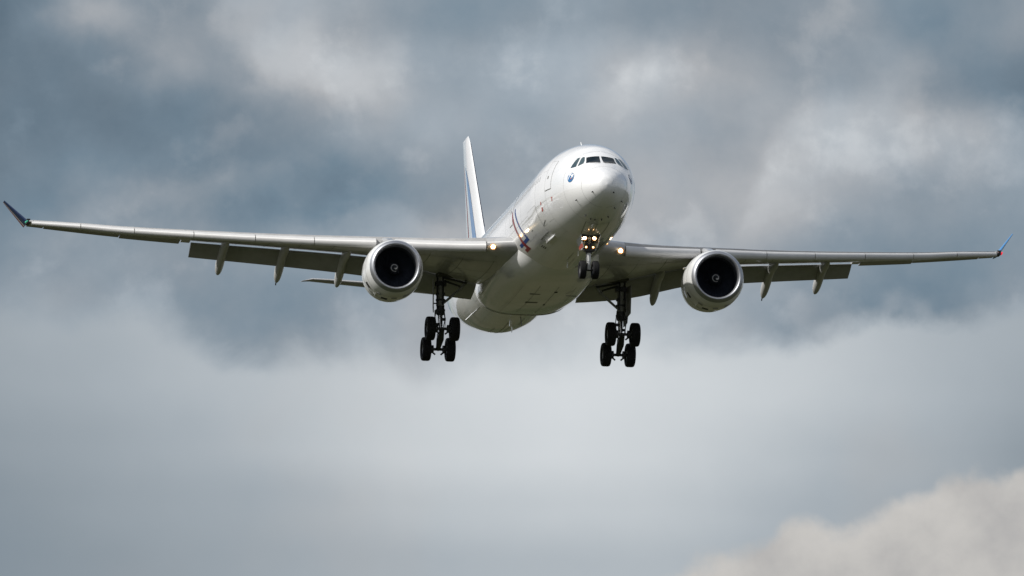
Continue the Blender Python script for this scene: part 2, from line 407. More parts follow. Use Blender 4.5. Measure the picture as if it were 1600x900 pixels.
def patch(poly, off=.006, cuts=3):       # polygon in (x, th) laid on the skin -> verts, faces
    bm = bmesh.new()
    bm.faces.new([bm.verts.new((p[0], p[1], 0)) for p in poly])
    bmesh.ops.triangulate(bm, faces=bm.faces[:])
    for _ in range(cuts):
        bmesh.ops.subdivide_edges(bm, edges=bm.edges[:], cuts=1, use_grid_fill=True)
    bm.verts.index_update()
    v = [fp(p.co.x, p.co.y, off) for p in bm.verts]; f = [[q.index for q in fc.verts] for fc in bm.faces]
    bm.free(); return v, f
def decal(name, polys, m, off=.006, cuts=3, parent=None):
    b = MB()
    for p in polys: b.add(*patch(p, off, cuts))
    return b.build(name, m, parent or fus, ang=80)
def ribbon(b, pts, w, off=.005, mi=0, sub=10):         # thin line on the skin; w in metres
    P = []
    for (a, c) in zip(pts[:-1], pts[1:]):
        for k in range(sub): P.append((a[0]+(c[0]-a[0])*k/sub, a[1]+(c[1]-a[1])*k/sub))
    P.append(pts[-1])
    q = [fp(*p, off) for p in P]; lft, rgt = [], []
    for i, p in enumerate(q):
        d = (q[min(i+1, len(q)-1)]-q[max(i-1, 0)]).normalized()
        n = (fp(*P[i], off+.05)-p).normalized(); s = d.cross(n)*w/2
        lft.append(p+s); rgt.append(p-s)
    n = len(q)
    b.add(lft+rgt, [(i, i+1, n+i+1, n+i) for i in range(n-1)], mi)
def flip(poly): return [(p[0], -p[1]) for p in poly]

W_FRONT = [(2.35,29.7),(2.60,26.7),(2.855,24.1),(2.80,12),(2.775,1.5),(2.4,2.0),(1.99,3.0),(2.13,16)]
W_SIDE = [(2.53,47.2),(2.74,39.5),(2.98,32.4),(3.03,28.3),(2.94,26.2),(2.64,29.3),(2.44,34.5),(2.47,40)]
W_AFT = [(2.98,59.4),(3.08,48.2),(3.20,37.7),(3.11,32.8),(2.85,40.7),(2.62,49.6),(2.78,55)]
for s in (1, -1):
    for w, m in ((W_FRONT, M_glass), (W_SIDE, M_glass2), (W_AFT, M_glass2)):
        decal('cockpit_window', [w if s > 0 else flip(w)], m, .008, 3)
wb = MB()
for s in (1, -1):        # windscreen wipers
    wb.tube([fp(1.92, s*5, .03), fp(2.06, s*14, .035), fp(2.24, s*23, .03)], .014, 6)
wb.build('wiper', M_black, fus)

# cabin windows: shades down
def cabin_window(x, s):
    b = MB(); n = 14; zc = .82; th0 = math.degrees(math.acos(zc/2.82))
    pts = []
    for k in range(n):
        a = 2*math.pi*k/n
        cx, cz = abs(math.cos(a))**.7*math.copysign(1, math.cos(a)), abs(math.sin(a))**.7*math.copysign(1, math.sin(a))
        pts.append((x+.115*cx, s*(th0 - math.degrees(.17*cz/2.82))))
    v = [fp(*p, .006) for p in pts]
    b.add(v, [tuple(range(n))]); return b.build('cabin_window', M_shade, fus)
x = 8.2
k = 0
while x < 44:
    if not (16.9 < x < 18.6 or 31.5 < x < 32.6):
        cabin_window(x, 1)
        if x < 20: cabin_window(x, -1)
    x += .533
# doors
def door(x0, x1, t0, t1, s, name='cabin_door', w=.035):
    P = [(x0, s*t0), (x1, s*t0), (x1, s*t1), (x0, s*t1)]
    b = MB(); b.add(*patch(P, .008, 3), 0)
    ribbon(b, [P[0], P[1]], w*.6, .011, 2); ribbon(b, [P[1], P[2]], w*.7, .011, 2); ribbon(b, [P[3], P[0]], w*.6, .011, 2)
    ribbon(b, [P[2], P[3]], w*1.5, .011, 1)
    if name == 'cabin_door': b.add(*patch([(x0+.6, s*(t0+21)), (x0+.82, s*(t0+21)), (x0+.82, s*(t0+25)), (x0+.6, s*(t0+25))], .011, 1), 1)
    return b.build(name, [M_white, M_seam, M_seamw], fus, ang=80)
for s in (1, -1):
    door(5.42, 6.62, 54, 93, s)
    door(17.3, 18.3, 56, 96, s)
    door(43.6, 44.6, 56, 96, s)
door(9.2, 11.9, 101, 136, 1, 'cargo_door', .022)
door(36.0, 38.7, 101, 136, 1, 'cargo_door', .022)
# skin joints
b = MB()
for x in (1.25, 3.3, 6.6, 9.0, 14.2, 20.0, 33.6, 38.9, 44.9, 49.5):
    ribbon(b, [(x, -175+350*k/6) for k in range(7)], .018, .003, 0, 12)
for th in (66, 104, 128, 150, 210, 232):
    ribbon(b, [(6.6, th), (14.2, th), (20, th), (33, th), (41, th)], .014, .003, 0, 8)
for (x0, x1, t0, t1) in ((8.4,9.0,150,160),(9.9,10.6,196,206),(12.2,13.0,160,168),(14.6,15.5,190,200),(12.4,13.4,139,149),(15.6,16.2,150,160),(10.2,11.2,120,124),(35.2,36.2,164,172),(37.4,38.4,186,194),(39.8,40.6,150,158),(41.2,42.4,172,184),(34.8,35.6,140,148)):
    ribbon(b, [(x0, t0), (x1, t0), (x1, t1), (x0, t1), (x0, t0)], .014, .003, 0, 4)
b.build('skin_joint', M_seamw, fus, ang=80)
for (x, th, ln, w_) in ((11.6,177,2.6,.05),(13.4,184,3.0,.04),(36.6,177,3.4,.07),(38.2,183,2.8,.05),(39.2,168,3.0,.06),(35.2,192,2.4,.05),(9.6,143,1.6,.03),(40.2,178,3.0,.06)):
    b = MB(); ribbon(b, [(x, th), (x+ln, th+.6)], w_, .0025, 0, 8); b.build('drain_stain', M_stain, fus, ang=80)
# sweeping livery stripes on both flanks
def strip(b, L, R_, off, mi):
    v = []
    for l, r in zip(L, R_): v += [fp(l[0], l[1], off), fp((l[0]+r[0])/2, (l[1]+r[1])/2, off), fp(r[0], r[1], off)]
    b.add(v, [(3*i+j, 3*i+j+1, 3*i+j+4, 3*i+j+3) for i in range(len(L)-1) for j in (0, 1)], mi)
def stripes(s):
    bx0, bx1 = table([(80.5,16.56,16.28),(84,16.52,16.14),(91,16.14,15.76),(101,15.58,15.25),(110,15.15,14.80),(118,14.83,14.36),(126,14.60,14.16)])
    rx0, rx1 = table([(81,17.46,17.27),(85,17.42,17.12),(93,17.14,16.74),(103,16.74,16.36),(114,16.42,16.0),(124,16.30,15.74),(134.6,15.96,15.30)])
    b = MB(); ths = [80.5+45.5*k/24 for k in range(25)]
    strip(b, [(bx0(t), s*t) for t in ths], [(bx1(t), s*t) for t in ths], .007, 0)
    hs = [14.3+2.95*k/10 for k in range(11)]
    strip(b, [(x, s*121.9) for x in hs], [(x-.05, s*126.0) for x in hs], .008, 0)
    b.build('blue_stripe', M_stripe, fus, ang=80)
    b = MB(); ths = [81+53.6*k/28 for k in range(29)]
    strip(b, [(rx0(t), s*t) for t in ths], [(rx1(t), s*t) for t in ths], .012, 0)
    hs = [15.5+1.3*k/6 for k in range(7)]
    strip(b, [(x, s*130.2) for x in hs], [(x-.1, s*134.6) for x in hs], .013, 0)
    b.build('red_stripe', M_red, fus, ang=80)
mirror(stripes)
# squadron badge on each cheek
def badge(s):
    cx, cth, r = 2.46, 75, .345
    def loc(u, v): # u forward, v up, in metres, on the skin
        rr = 1.75
        return (cx - u*.93 - v*.18, s*(cth - math.degrees(v*1.0/rr)*.93 + u*4))
    def poly(pts): return [loc(r*u, r*v) for u, v in pts]
    circ = [(math.cos(2*math.pi*k/28), math.sin(2*math.pi*k/28)) for k in range(28)]
    b = MB()
    b.add(*patch(poly([(u*1.08, v*1.08) for u, v in circ]), .006, 1), 3)
    b.add(*patch(poly(circ), .009, 1), 1)
    low = [(math.cos(a), math.sin(a)) for a in [math.pi*(1.0+k/16) for k in range(17)]]
    b.add(*patch(poly(low + [(.55,.15),(.1,-.25),(-.3,.05),(-.6,.35)]), .012, 1), 0)
    b.add(*patch(poly([(.95,.1),(.8,.58),(.45,.85),(.55,.4),(.62,.0)]), .012, 1), 0)
    b.add(*patch(poly([(-.72,-.6),(-.5,-.72),(-.42,.1),(-.55,.55),(-.72,.2)]), .015, 1), 1)
    b.add(*patch(poly([(.0,-.35),(.3,-.5),(.62,-.1),(.45,.15),(.15,.1)]), .015, 1), 2)
    b.add(*patch(poly([(.12,-.2),(.34,-.2),(.34,.35),(.15,.45)]), .018, 1), 1)
    b.add(*patch(poly([(-.1,.5),(.05,.95),(-.25,.92),(-.35,.6)]), .015, 1), 0)
    b.build('badge', [M_blue, M_white, M_red, M_navy], fus, ang=80)
mirror(badge)
# small red stencils and dark ports
for pl in [[(7.65,102),(7.8,102),(7.9,105.5),(7.7,105.5)], [(7.6,108.5),(7.85,108.5),(8.0,113),(7.7,113)], [(5.3,103.5),(5.62,103.5),(5.62,104.4),(5.3,104.4)], [(5.40,104.4),(5.52,104.4),(5.6,108.5),(5.48,108.5)], [(15.2,100.2),(15.28,100.2),(15.3,103.5),(15.2,103.5)]]: decal('stencil', [pl], M_rred, .009, 1)
for (x, th) in ((.57,120),(2.14,121.7),(.26,-139),(1.38,-131.5),(1.52,-153),(2.73,154),(2.86,165),(2.72,-177),(2.43,-166),(2.8,172)):
    b = MB(); p0, p1 = fp(x, th, -.01), fp(x, th, .09); d = Vector((-.07, 0, 0))
    b.tube([p0, p1, p1+d], [.034, .024, .014], 8); b.lathe([(0,.045),(.008,.04)], fp(x, th, .002), p1-p0, 12, cap1=True)
    b.build('air_probe', M_gdark, fus)
decal('vent_slot', [[(12.55,146),(13.1,146),(13.1,147.1),(12.55,147.1)], [(12.6,143.8),(13.15,143.8),(13.15,144.9),(12.6,144.9)], [(12.65,141.6),(13.2,141.6),(13.2,142.7),(12.65,142.7)]], M_black, .008, 1)
for pl in [[(12.0,121),(12.5,121),(12.5,121.8),(12.0,121.8)], [(8.2,122.5),(9.6,128),(9.55,129),(8.15,123.5)], [(20.5,170),(21,170),(21,173),(20.5,173)]]: decal('access_panel', [pl], M_seam, .007, 1)
b = MB(); rr = [fp(8.9, 144, .0), fp(9.1, 144, .09), fp(11.1, 143.6, .09), fp(11.4, 143.6, .0)]
b.tube(rr, [.03, .07, .07, .03], 10); b.build('drain_fairing', M_white, fus)
# nose gear bay and its closed forward doors
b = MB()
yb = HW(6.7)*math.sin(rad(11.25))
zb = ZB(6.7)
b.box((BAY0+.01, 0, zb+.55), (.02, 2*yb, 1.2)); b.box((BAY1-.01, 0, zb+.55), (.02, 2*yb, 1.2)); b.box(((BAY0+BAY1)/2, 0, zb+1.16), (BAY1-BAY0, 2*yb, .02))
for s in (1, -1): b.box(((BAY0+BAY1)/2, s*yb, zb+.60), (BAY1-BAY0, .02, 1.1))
b.build('gear_bay', M_bay, fus)
b = MB()
ribbon(b, [(3.5, 161), (3.5, 199)], .03, .006); ribbon(b, [(3.5, 161), (BAY0, 166.5)], .032, .006); ribbon(b, [(3.5, 199), (BAY0, 193.5)], .032, .006); ribbon(b, [(3.5, 180), (BAY0, 180)], .014, .006)
b.build('door_gap', M_seam, fus, ang=80)
# blade aerials, masts and lamps on the body
def blade(x, th, h, c, m=M_white, name='blade_aerial'):
    b = MB(); n = (fp(x, th, .2)-fp(x, th)).normalized(); p = fp(x, th, -.02)
    t = n.cross(Vector((1, 0, 0))).normalized()
    rr = []
    for k, (hh, cc, xo) in enumerate(((0, 1, 0), (.5, .8, .22), (1, .5, .5))):
        o = p + n*h*hh + Vector((c*xo*.8, 0, 0)); L_ = c*cc
        rr.append([o, o+Vector((L_*.3, 0, 0))+t*.03, o+Vector((L_, 0, 0)), o+Vector((L_*.3, 0, 0))-t*.03])
    b.loft(rr); b.build(name, m, fus)
blade(7.2, 8, .22, .26); blade(14, 0, .4, .5); blade(26, 0, .4, .5)
blade(10.5, 180, .32, .35); blade(14.5, 180, .34, .4); blade(35.5, 176, .38, .4); blade(37.5, 184, .4, .4)
blade(34.6, 186, .5, .16, M_seam, 'drain_mast'); blade(38.8, 135, .55, .25, M_white, 'drain_mast')
def lamp(name, p, d, r, parent, m=M_lamp, ring=M_halo):
    b = MB(); d = Vector(d).normalized()
    b.lathe([(-.10, r*.7), (0, r*1.35), (.012, r*1.32), (.0, r*1.02), (.006, r*1.0)], p, d, 20, 0)
    b.lathe([(.006, r*1.02), (.014, r*.8)], p, d, 20, 0); b.lathe([(.014, r*.8), (.03, r*.5), (.036, .001)], p, d, 20, 1)
    return b.build(name, [ring, m], parent)
for s in (1, -1):
    q = fp(15.6, s*(115.1 if s > 0 else 121.5), .0)
    lamp('turnoff_light', q, (-1, s*.1, -.05), .075, fus, M_lamp2)

# ------------------------------------------------------------------ belly fairing
XW, XB, XN, XK = table([(16.2,2.30,-2.60,2.0,1.7),(17.2,2.50,-2.80,2.05,1.7),(18.4,2.78,-3.0,2.2,1.5),(20,2.96,-3.16,2.5,.9),(23,3.05,-3.27,2.9,.2),(27,3.05,-3.30,3.1,0),(29.5,2.98,-3.22,3.1,0),(31.2,2.93,-3.15,3.0,0),(31.85,2.88,-3.10,3.0,0),(31.92,2.74,-2.96,3.0,0),(33.6,2.3,-2.55,2.2,0)])
b = MB(); rings = []
fx = [16.2,16.8,17.2,17.6,18.0,18.4,19.0,19.6,20.3,21,22,23,24.5,26,27.5,29,30,30.7,31.2,31.6,31.85,31.92,32.3,32.8,33.6]
for x in fx:
    w, zb_, n_, kk = XW(x), XB(x), XN(x), XK(x); zc = -.95; r = []
    for k in range(72):
        a = 2*math.pi*k/72; s, c = math.sin(a), math.cos(a)
        yy = w*math.copysign(abs(s)**(2/n_), s); hh = (zc-zb_) if c < 0 else 1.0
        ex = 2/n_ if c < 0 else 1
        zz = zc + hh*math.copysign(abs(c)**ex, c)
        fr = max(0, min(1, (zz-zb_)/(1.6)))
        r.append((x + kk*fr**1.5, yy, zz))
    rings.append(r)
b.loft(rings)
belly = b.build('belly_fairing', M_white, ang=50)
b = MB()
def belly_ring(x, k):      # k in degrees from the underside centre line
    a = rad(180-k); w, zb_, n_ = XW(x), XB(x), XN(x); s_, c_ = math.sin(a), math.cos(a)
    return Vector((x, w*math.copysign(abs(s_)**(2/n_), s_), -.95 + (.95*-1-zb_)*-1*abs(c_)**(2/n_)))
b.tube([belly_ring(31.80, k)+Vector((.03, 0, -.014)) for k in range(-78, 79, 4)], .026, 6)
b.tube([belly_ring(26.2+5.4*k/10, 66-1.5*k/10*2) for k in range(11)], .02, 6)
b.tube([belly_ring(26.2+5.4*k/10, -66+1.5*k/10*2) for k in range(11)], .02, 6)
b.build('pale_edge_strip', M_slat, belly)  # pale strips added along the fairing's rear rim and lower sides
b = MB()
for yq in (-1.5, -.5, .6, 1.6):     # wheel-bay door gaps under the belly
    pts = [(x, yq, XB(x)*1.0 - .004) for x in (21, 23, 25, 27, 29, 30.5)]
    v = [Vector((p[0], p[1]-.010, p[2]+.0)) for p in pts] + [Vector((p[0], p[1]+.010, p[2]+.0)) for p in pts]
    b.add(v, [(i, i+1, 6+i+1, 6+i) for i in range(5)])
for xq in (22.2, 25.0, 27.6, 29.6):
    b.add([(xq-.01,-1.9,XB(xq)-.005),(xq+.01,-1.9,XB(xq)-.005),(xq+.01,1.9,XB(xq)-.005),(xq-.01,1.9,XB(xq)-.005)], [(0,1,2,3)])
b.build('door_gap', M_seam, belly)
for (x, y, r) in ((22.6, -.55, .11), (26.9, -.5, .07)):
    b = MB(); b.lathe([(0, r), (.03, r*.7), (.031, .001)], (x, y, XB(x)+.004), (0, 0, -1), 14); b.build('drain_port', M_gdark, belly)
for (x, y, sz) in ((26.2, .35, (.3, .7, .02)), (23.4, .55, (.12, .6, .03)), (23.6, -1.6, (.12, .6, .03))):
    b = MB(); b.box((x, y, XB(x)), sz); b.build('belly_vent', M_seam, belly)

# ------------------------------------------------------------------ wings
LEX = lambda y: 18.2 + .623*(y-2.82)
TEX = lambda y: 30.6 - .2*(y-2.8) if y < 9.4 else 29.28 + .372*(y-9.4)
ZLE, = table([(1.5,-1.22),(2.8,-1.2),(4.3,-1.13),(6.5,-.93),(10,-.53),(13,-.22),(16.5,.2),(20,.66),(24,1.22),(26,1.56),(28.9,1.98)])
ZTE, = table([(1.5,-1.75),(2.8,-1.68),(4.3,-1.45),(6.5,-1.02),(9.4,-.38),(12.2,.0),(15.8,.42),(19.4,.82),(24,1.36),(28.9,2.06)])
TC, = table([(1.5,.130),(4.3,.124),(9.4,.116),(16,.108),(24,.104),(28.9,.10)])
CUT, = table([(1.5,.925),(4,.915),(6.5,.885),(9.4,.80),(15,.775),(20,.76),(28.9,.735)])
def naca(c): return (.2969*math.sqrt(max(c, 0))-.126*c-.3516*c*c+.2843*c**3-.1036*c**4)/.1   # 1 at the thickest
def surf(y, c, upper):
    ch = TEX(y)-LEX(y); t = TC(y)*ch
    x = LEX(y)+c*ch; z = ZLE(y)+(ZTE(y)-ZLE(y))*c
    return (x, z + (.52*t*naca(c) if upper else -.48*t*naca(c)))
def ring_wing(y, s, c0, c1):
    cs = [c0 + (c1-c0)*((1-math.cos(math.pi*k/22))/2) for k in range(23)]
    up_ = [surf(y, c, True) for c in cs]; lo = [surf(y, c, False) for c in cs]
    pts = up_ + lo[::-1] if c0 > 0 else up_ + lo[:0:-1]
    return [(x, s*y, z) for x, z in pts]
SLAT_C, = table([(4,.050),(10,.062),(20,.095),(28.9,.15)])      # front of the fixed wing behind the slats
def wing(s):
    b = MB()
    ys = [4.02,4.3,5,6.5,8,9.4,11,13,15,17,19,20.1,22,24,26,27.5,28.7]
    b.loft([ring_wing(y, s, SLAT_C(y)*.9, CUT(y)) for y in ys])
    ysr = [1.5,2.2,2.8,3.3,4.02]
    b.loft([ring_wing(y, s, 0.0, CUT(y)) for y in ysr])
    # wing tip block
    b.loft([ring_wing(28.7, s, .0, .999), ring_wing(28.95, s, .02, .99)])
    w = b.build('wing', M_wing, ang=40)
    b = MB()
    for y in (3.4, 5.1, 6.9, 8.4, 10.3, 12.1, 13.9, 15.6, 17.2, 18.8, 20.6, 22.3, 24.0, 25.8, 27.4):
        v = []
        for k in range(11):
            c = SLAT_C(y)+.04 + (CUT(y)-.02-SLAT_C(y)-.04)*k/10; X, Z = surf(y, c, False); v += [(X, s*(y-.014), Z-.005), (X, s*(y+.014), Z-.005)]
        b.add(v, [(2*i, 2*i+1, 2*i+3, 2*i+2) for i in range(10)])
    for cc_ in (.17, .42, .62):
        v = []
        for k in range(25):
            y = 3.2+24.4*k/24; X, Z = surf(y, cc_, False); X2, Z2 = surf(y, cc_+.028/(TEX(y)-LEX(y)), False); v += [(X, s*y, Z-.005), (X2, s*y, Z2-.005)]
        b.add(v, [(2*i, 2*i+1, 2*i+3, 2*i+2) for i in range(24)])
    b.build('skin_joint', M_seam, w, ang=80)
    # slats: curved nose pieces, drooped
    segs = [(4.06, 8.95), (9.95, 13.3), (13.3, 16.5), (16.5, 19.85), (19.85, 23.1), (23.1, 26.05), (26.05, 28.78)]
    for (y0, y1) in segs:
        b = MB(); rr = []
        for k in range(9):
            y = y0+.02 + (y1-y0-.04)*k/8
            h = table_h(y)
            xl, zc = LEX(y)-.04, ZLE(y)-.10
            d = h*1.35
            r = []
            # outer face from the upper rear edge, round the nose, to the lower lip
            for (u, v) in ((2.3,1.02),(1.6,1.0),(1.0,.93),(.55,.78),(.24,.5),(.06,.18),(.0,-.12),(.05,-.42),(.2,-.72),(.45,-.93),(.75,-1.0)): r.append((xl+u*d, s*y, zc+v*h))
            for (u, v) in ((.72,-.9),(.5,-.6),(.42,-.1),(.6,.35),(1.0,.68),(1.6,.86),(2.3,.98)): r.append((xl+u*d, s*y, zc+v*h))
            rr.append(r)
        b.loft(rr); b.build('slat', M_slat, w, ang=50)
    # flaps
    def flap(name, y0, y1, cf, droop, n=10, gap=.10, m=M_flap):
        b = MB(); rr = []
        for k in range(n+1):
            y = y0+(y1-y0)*k/n; xc, zl = surf(y, CUT(y), False); c = cf(y); a = rad(droop(y))
            px, pz = xc+.10, zl-gap+.02
            r = []
            cs = [((1-math.cos(math.pi*j/12))/2) for j in range(13)]
            U = [(c_, .085*naca(c_)) for c_ in cs]; Lw = [(c_, -.045*naca(c_)) for c_ in cs]
            for (u, v) in U + Lw[-2:0:-1]:
                u, v = u*c, v*c
                r.append((px+u*math.cos(a)+v*math.sin(a), s*y, pz-u*math.sin(a)+v*math.cos(a)))
            rr.append(r)
        b.loft(rr); return b.build(name, m, w, ang=40)
    cfo, = table([(9.6,1.85),(14,1.65),(19.7,1.45)])
    cfi, = table([(3,2.25),(6.5,2.2),(9.3,2.0)])
    dfi, = table([(3,14.5),(6.5,24),(9.3,26)])
    flap('flap', 9.75, 19.62, cfo, lambda y: 27)
    flap('flap', 3.1, 9.35, cfi, dfi, gap=.0)
    # ailerons and the little fixed panel beside them
    def aileron(name, y0, y1, dr):
        b = MB(); rr = []
        for k in range(7):
            y = y0+(y1-y0)*k/6; c0 = CUT(y)+.006; (xu, zu), (xl, zl) = surf(y, c0, True), surf(y, c0, False)
            xt = TEX(y); zt = ZTE(y) - dr*(xt-xu)
            rr.append([(xu, s*y, zu), (xt, s*y, zt+.012), (xt, s*y, zt-.012), (xl, s*y, zl)])
        b.loft(rr); return b.build(name, M_flap, w, ang=40)
    aileron('aileron', 20.22, 23.6, .20); aileron('aileron', 23.64, 27.9, .14); aileron('tip_panel', 27.94, 28.86, .10)
    b = MB(); rr = []
    for y in (19.66, 20.16):
        c0 = CUT(y)+.004; (xu, zu), (xl, zl) = surf(y, c0, True), surf(y, c0, False)
        rr.append([(xu, s*y, zu), (xu+.65, s*y, zu-.12), (xu+.6, s*y, zl-.02), (xl, s*y, zl)])
    b.loft(rr); b.build('shroud_panel', M_wing, w)
    # canoe fairings over the flap tracks
    for (y, xt, zt) in ((17.78,34.4,-.84),(14.45,33.2,-1.40),(11.05,32.0,-1.76),(7.5,30.9,-2.42)):
        xc, zl = surf(y, CUT(y), False)
        x0, z0 = surf(y, CUT(y)-.42 if y > 9 else CUT(y)-.25, False)
        b = MB(); path = [(x0,z0+.04,.03),(x0+.35*(xc-x0),z0+.35*(zl-z0)-.06,.20),(x0+.7*(xc-x0),z0+.7*(zl-z0)-.15,.27),(xc+.05,zl-.30,.29)]
        dx, dz = xt-xc-.05, zt-zl+.30
        path += [(xc+.05+dx*.3, zl-.30+dz*.24, .30),(xc+.05+dx*.55, zl-.30+dz*.50, .31),(xc+.05+dx*.78, zl-.30+dz*.75, .27),(xc+.05+dx*.93, zl-.30+dz*.93, .14),(xt, zt, .012)]
        rr = []
        fx, fz, fr = table([(i, *p) for i, p in enumerate(path)])
        for k in range(25):
            q = 8*k/24; X, Z, R_ = fx(q), fz(q), fr(q)
            rr.append([(X, s*y + .80*R_*math.cos(2*math.pi*j/18), Z + 1.25*R_*math.sin(2*math.pi*j/18)) for j in range(18)])
        b.loft(rr)
        if 14 < y < 15: b.tube([(xt-.1, s*y, zt+.06), (xt+.12, s*y, zt-.16)], .035, 8, 1)
        b.build('flap_fairing', [M_canoe, M_gdark], w, ang=60)
    # landing lamp in the leading edge root, nav lamp at the tip
    lamp('landing_light', (LEX(3.7)-.02, s*3.72, -1.36), (-1, s*.02, -.12), .13, w)
    b = MB(); zt_ = ZLE(28.9)
    yn = 29.0 if s > 0 else 29.09
    b.tube([(LEX(28.9)-.02, s*yn, zt_-.01), (LEX(28.9)+.5, s*(yn+.03), zt_-.01)], [.04, .07], 12, caps=True)
    b.build('navigation_light', M_green if s > 0 else M_redl, w)
    b = MB(); b.box((LEX(28.92)+.42, s*28.93, zt_), (.8, .2, .26)); b.build('tip_housing', M_black, w)
    # winglet: stripes run along it
    b = MB(); rr = []
    for k in range(8):
        q = k/7
        y = 28.95 + 1.20*q; z = 2.0 + 1.50*q; xl = 34.75 + 1.85*q; ch = 2.15-1.5*q; t = .105*ch
        cant = Vector((0, s*.78, -.62)); r = []
        cs = [0,.02,.06,.12,.2,.3,.42,.53,.60,.66,.78,.88,1.0]
        cen = Vector((0, s*y, z))
        for c_ in cs: r.append(tuple(cen + cant*(t*.5*naca(c_)+.015*c_*ch) + Vector((xl+c_*ch, 0, 0))))
        for c_ in cs[-2:0:-1]: r.append(tuple(cen - cant*(t*.5*naca(c_)-.015*c_*ch) + Vector((xl+c_*ch, 0, 0))))
        rr.append(r)
    cs = [0,.02,.06,.12,.2,.3,.42,.53,.60,.66,.78,.88,1.0]
    mid = [(cs[i]+cs[i+1])/2 for i in range(12)]; mi = [0 if c < .53 else 1 if c < .66 else 2 for c in mid]
    b.loft(rr, mi + mi[::-1]); b.build('winglet', [M_sunlit_blue if s < 0 else M_navy, M_mark, M_red], w, ang=40)
    # root fillet ahead of the wing
    return w
table_h = table([(4,.335),(6.5,.325),(10,.295),(14,.265),(20,.232),(24,.205),(26,.185),(28.9,.135)])[0]
wings = {s: wing(s) for s in (1, -1)}

# ------------------------------------------------------------------ engines
def engine(s):
    O = Vector((18.40, s*9.37, -2.71)); A = Vector((1, 0, 0)); AX = (1, s*-.012, -.0)
    b = MB()
    b.lathe([(.28,1.515),(.45,1.575),(.8,1.645),(1.3,1.695),(1.9,1.705),(2.5,1.675),(2.52,1.66),(2.54,1.672),(3.3,1.59),(4.0,1.475),(4.6,1.35),(4.62,1.325),(4.64,1.34),(5.2,1.20),(5.65,1.07),(5.6,1.02),(4.6,1.1)], O, AX, 72)
    e = b.build('engine', M_nac, ang=60)
    b = MB(); b.lathe([(.50,1.185),(.28,1.195),(.14,1.215),(.05,1.25),(.01,1.285),(0,1.315),(.012,1.35),(.05,1.395),(.12,1.445),(.28,1.515)], O, AX, 72)
    b.build('inlet_lip', M_lip, e, ang=80)
    b = MB(); b.lathe([(.50,1.185),(.8,1.20),(1.35,1.225),(1.6,1.225),(1.6,.1)], O, AX, 72); b.build('inlet_duct', M_barrel, e, ang=50)
    # fan: twisted blades
    b = MB(); nb = 34
    for k in range(nb):
        a = 2*math.pi*k/nb; rings = []
        for q in range(6):
            r = .36 + (1.20-.36)*q/5; tw = rad(28 + 34*q/5); ch = .20 + .10*q/5
            ca_, sa_ = math.cos(a + .10*math.sin(q/5*math.pi)), math.sin(a + .10*math.sin(q/5*math.pi))
            ctr = O + Vector((1.28, r*ca_, r*sa_)); tan = Vector((0, -sa_, ca_)); d = Vector((math.cos(tw), 0, 0)) + tan*math.sin(tw)
            nn = Vector((math.sin(tw), 0, 0)) - tan*math.cos(tw)
            rings.append([ctr-d*ch/2, ctr+nn*.012, ctr+d*ch/2, ctr-nn*.012])
        b.loft(rings)
    b.build('fan', M_fan, e, ang=30)
    b = MB(); prof = [(.52,.004),(.54,.05),(.60,.11),(.70,.18),(.85,.26),(1.0,.32),(1.15,.36),(1.5,.37)]
    b.lathe(prof, O, A, 40)
    # painted swirl on the cone
    pr = pchip([p[1] for p in prof[:-1]], [p[0] for p in prof[:-1]])
    n = 60; Lf, Rt = [], []
    for k in range(n+1):
        q = k/n; ang = rad(-62 - 430*q)
        r = .205 - .015*q if q < .45 else .198 - (q-.45)/.55*.155
        w = .012 + .020*min(1, q/.75) if q < .9 else .028
        for lst, rr_ in ((Lf, r+w), (Rt, max(r-w, .006))):
            lst.append(O + Vector((pr(rr_)-.008, -rr_*math.cos(ang), rr_*math.sin(ang))))
    b.add(Lf+Rt, [(i, i+1, n+1+i+1, n+1+i) for i in range(n)], 1)
    b.build('spinner', [M_hub, M_mark], e, ang=50)
    b = MB(); b.lathe([(4.6,.95),(5.4,.78),(6.0,.62),(5.9,.55)], O, AX, 40); b.lathe([(5.6,.42),(6.3,.3),(6.9,.05)], O, AX, 32, cap1=True)
    b.build('exhaust_nozzle', M_exh, e)
    # pressure-relief vents, drain bracket, cowl joints (the same side on both engines)
    def nac_p(dx, deg, rr): return O + Vector((dx, rr*math.cos(rad(deg)), rr*math.sin(rad(deg))))
    for (dx, deg, rr) in ((1.55, -32, 1.70), (1.75, -74, 1.705)):
        b = MB(); b.box(nac_p(dx, deg, rr), (.30, .035, .36), 0, Matrix.Rotation(rad(deg), 3, 'X')); b.build('relief_vent', M_black, e)
    b = MB(); n0 = Vector((0, math.cos(rad(-55)), math.sin(rad(-55))))
    b.plate([O+n0*1.68+Vector((1.45, 0, 0)), O+n0*1.84+Vector((1.65, 0, 0)), O+n0*1.84+Vector((2.0, 0, 0)), O+n0*1.68+Vector((2.05, 0, 0))], .04); b.build('drain_bracket', M_white, e)
    b = MB()
    for dx, rr in ((1.0, 1.670), (2.05, 1.702), (2.3, 1.690), (3.45, 1.570)): b.lathe([(dx-.016, rr+.004), (dx+.016, rr+.001)], O, AX, 72)
    b.build('cowl_joint', M_seam, e, ang=80)
    for (dx, deg) in ((1.2, -60), (1.3, -92), (1.15, -115)):
        b = MB(); b.box(nac_p(dx, deg, 1.70), (.22, .012, .30), 0, Matrix.Rotation(rad(deg), 3, 'X')); b.build('access_panel', M_seamw, e)
    b = MB(); aa = rad(24); pin = -s
    n0 = Vector((0, pin*math.cos(aa), math.sin(aa)))
    b.plate([O+n0*1.68+Vector((1.2, 0, 0)), O+n0*1.85+Vector((2.0, 0, 0)), O+n0*1.85+Vector((2.4, 0, 0)), O+n0*1.64+Vector((2.55, 0, 0))], .03); b.build('nacelle_strake', M_nac, e)
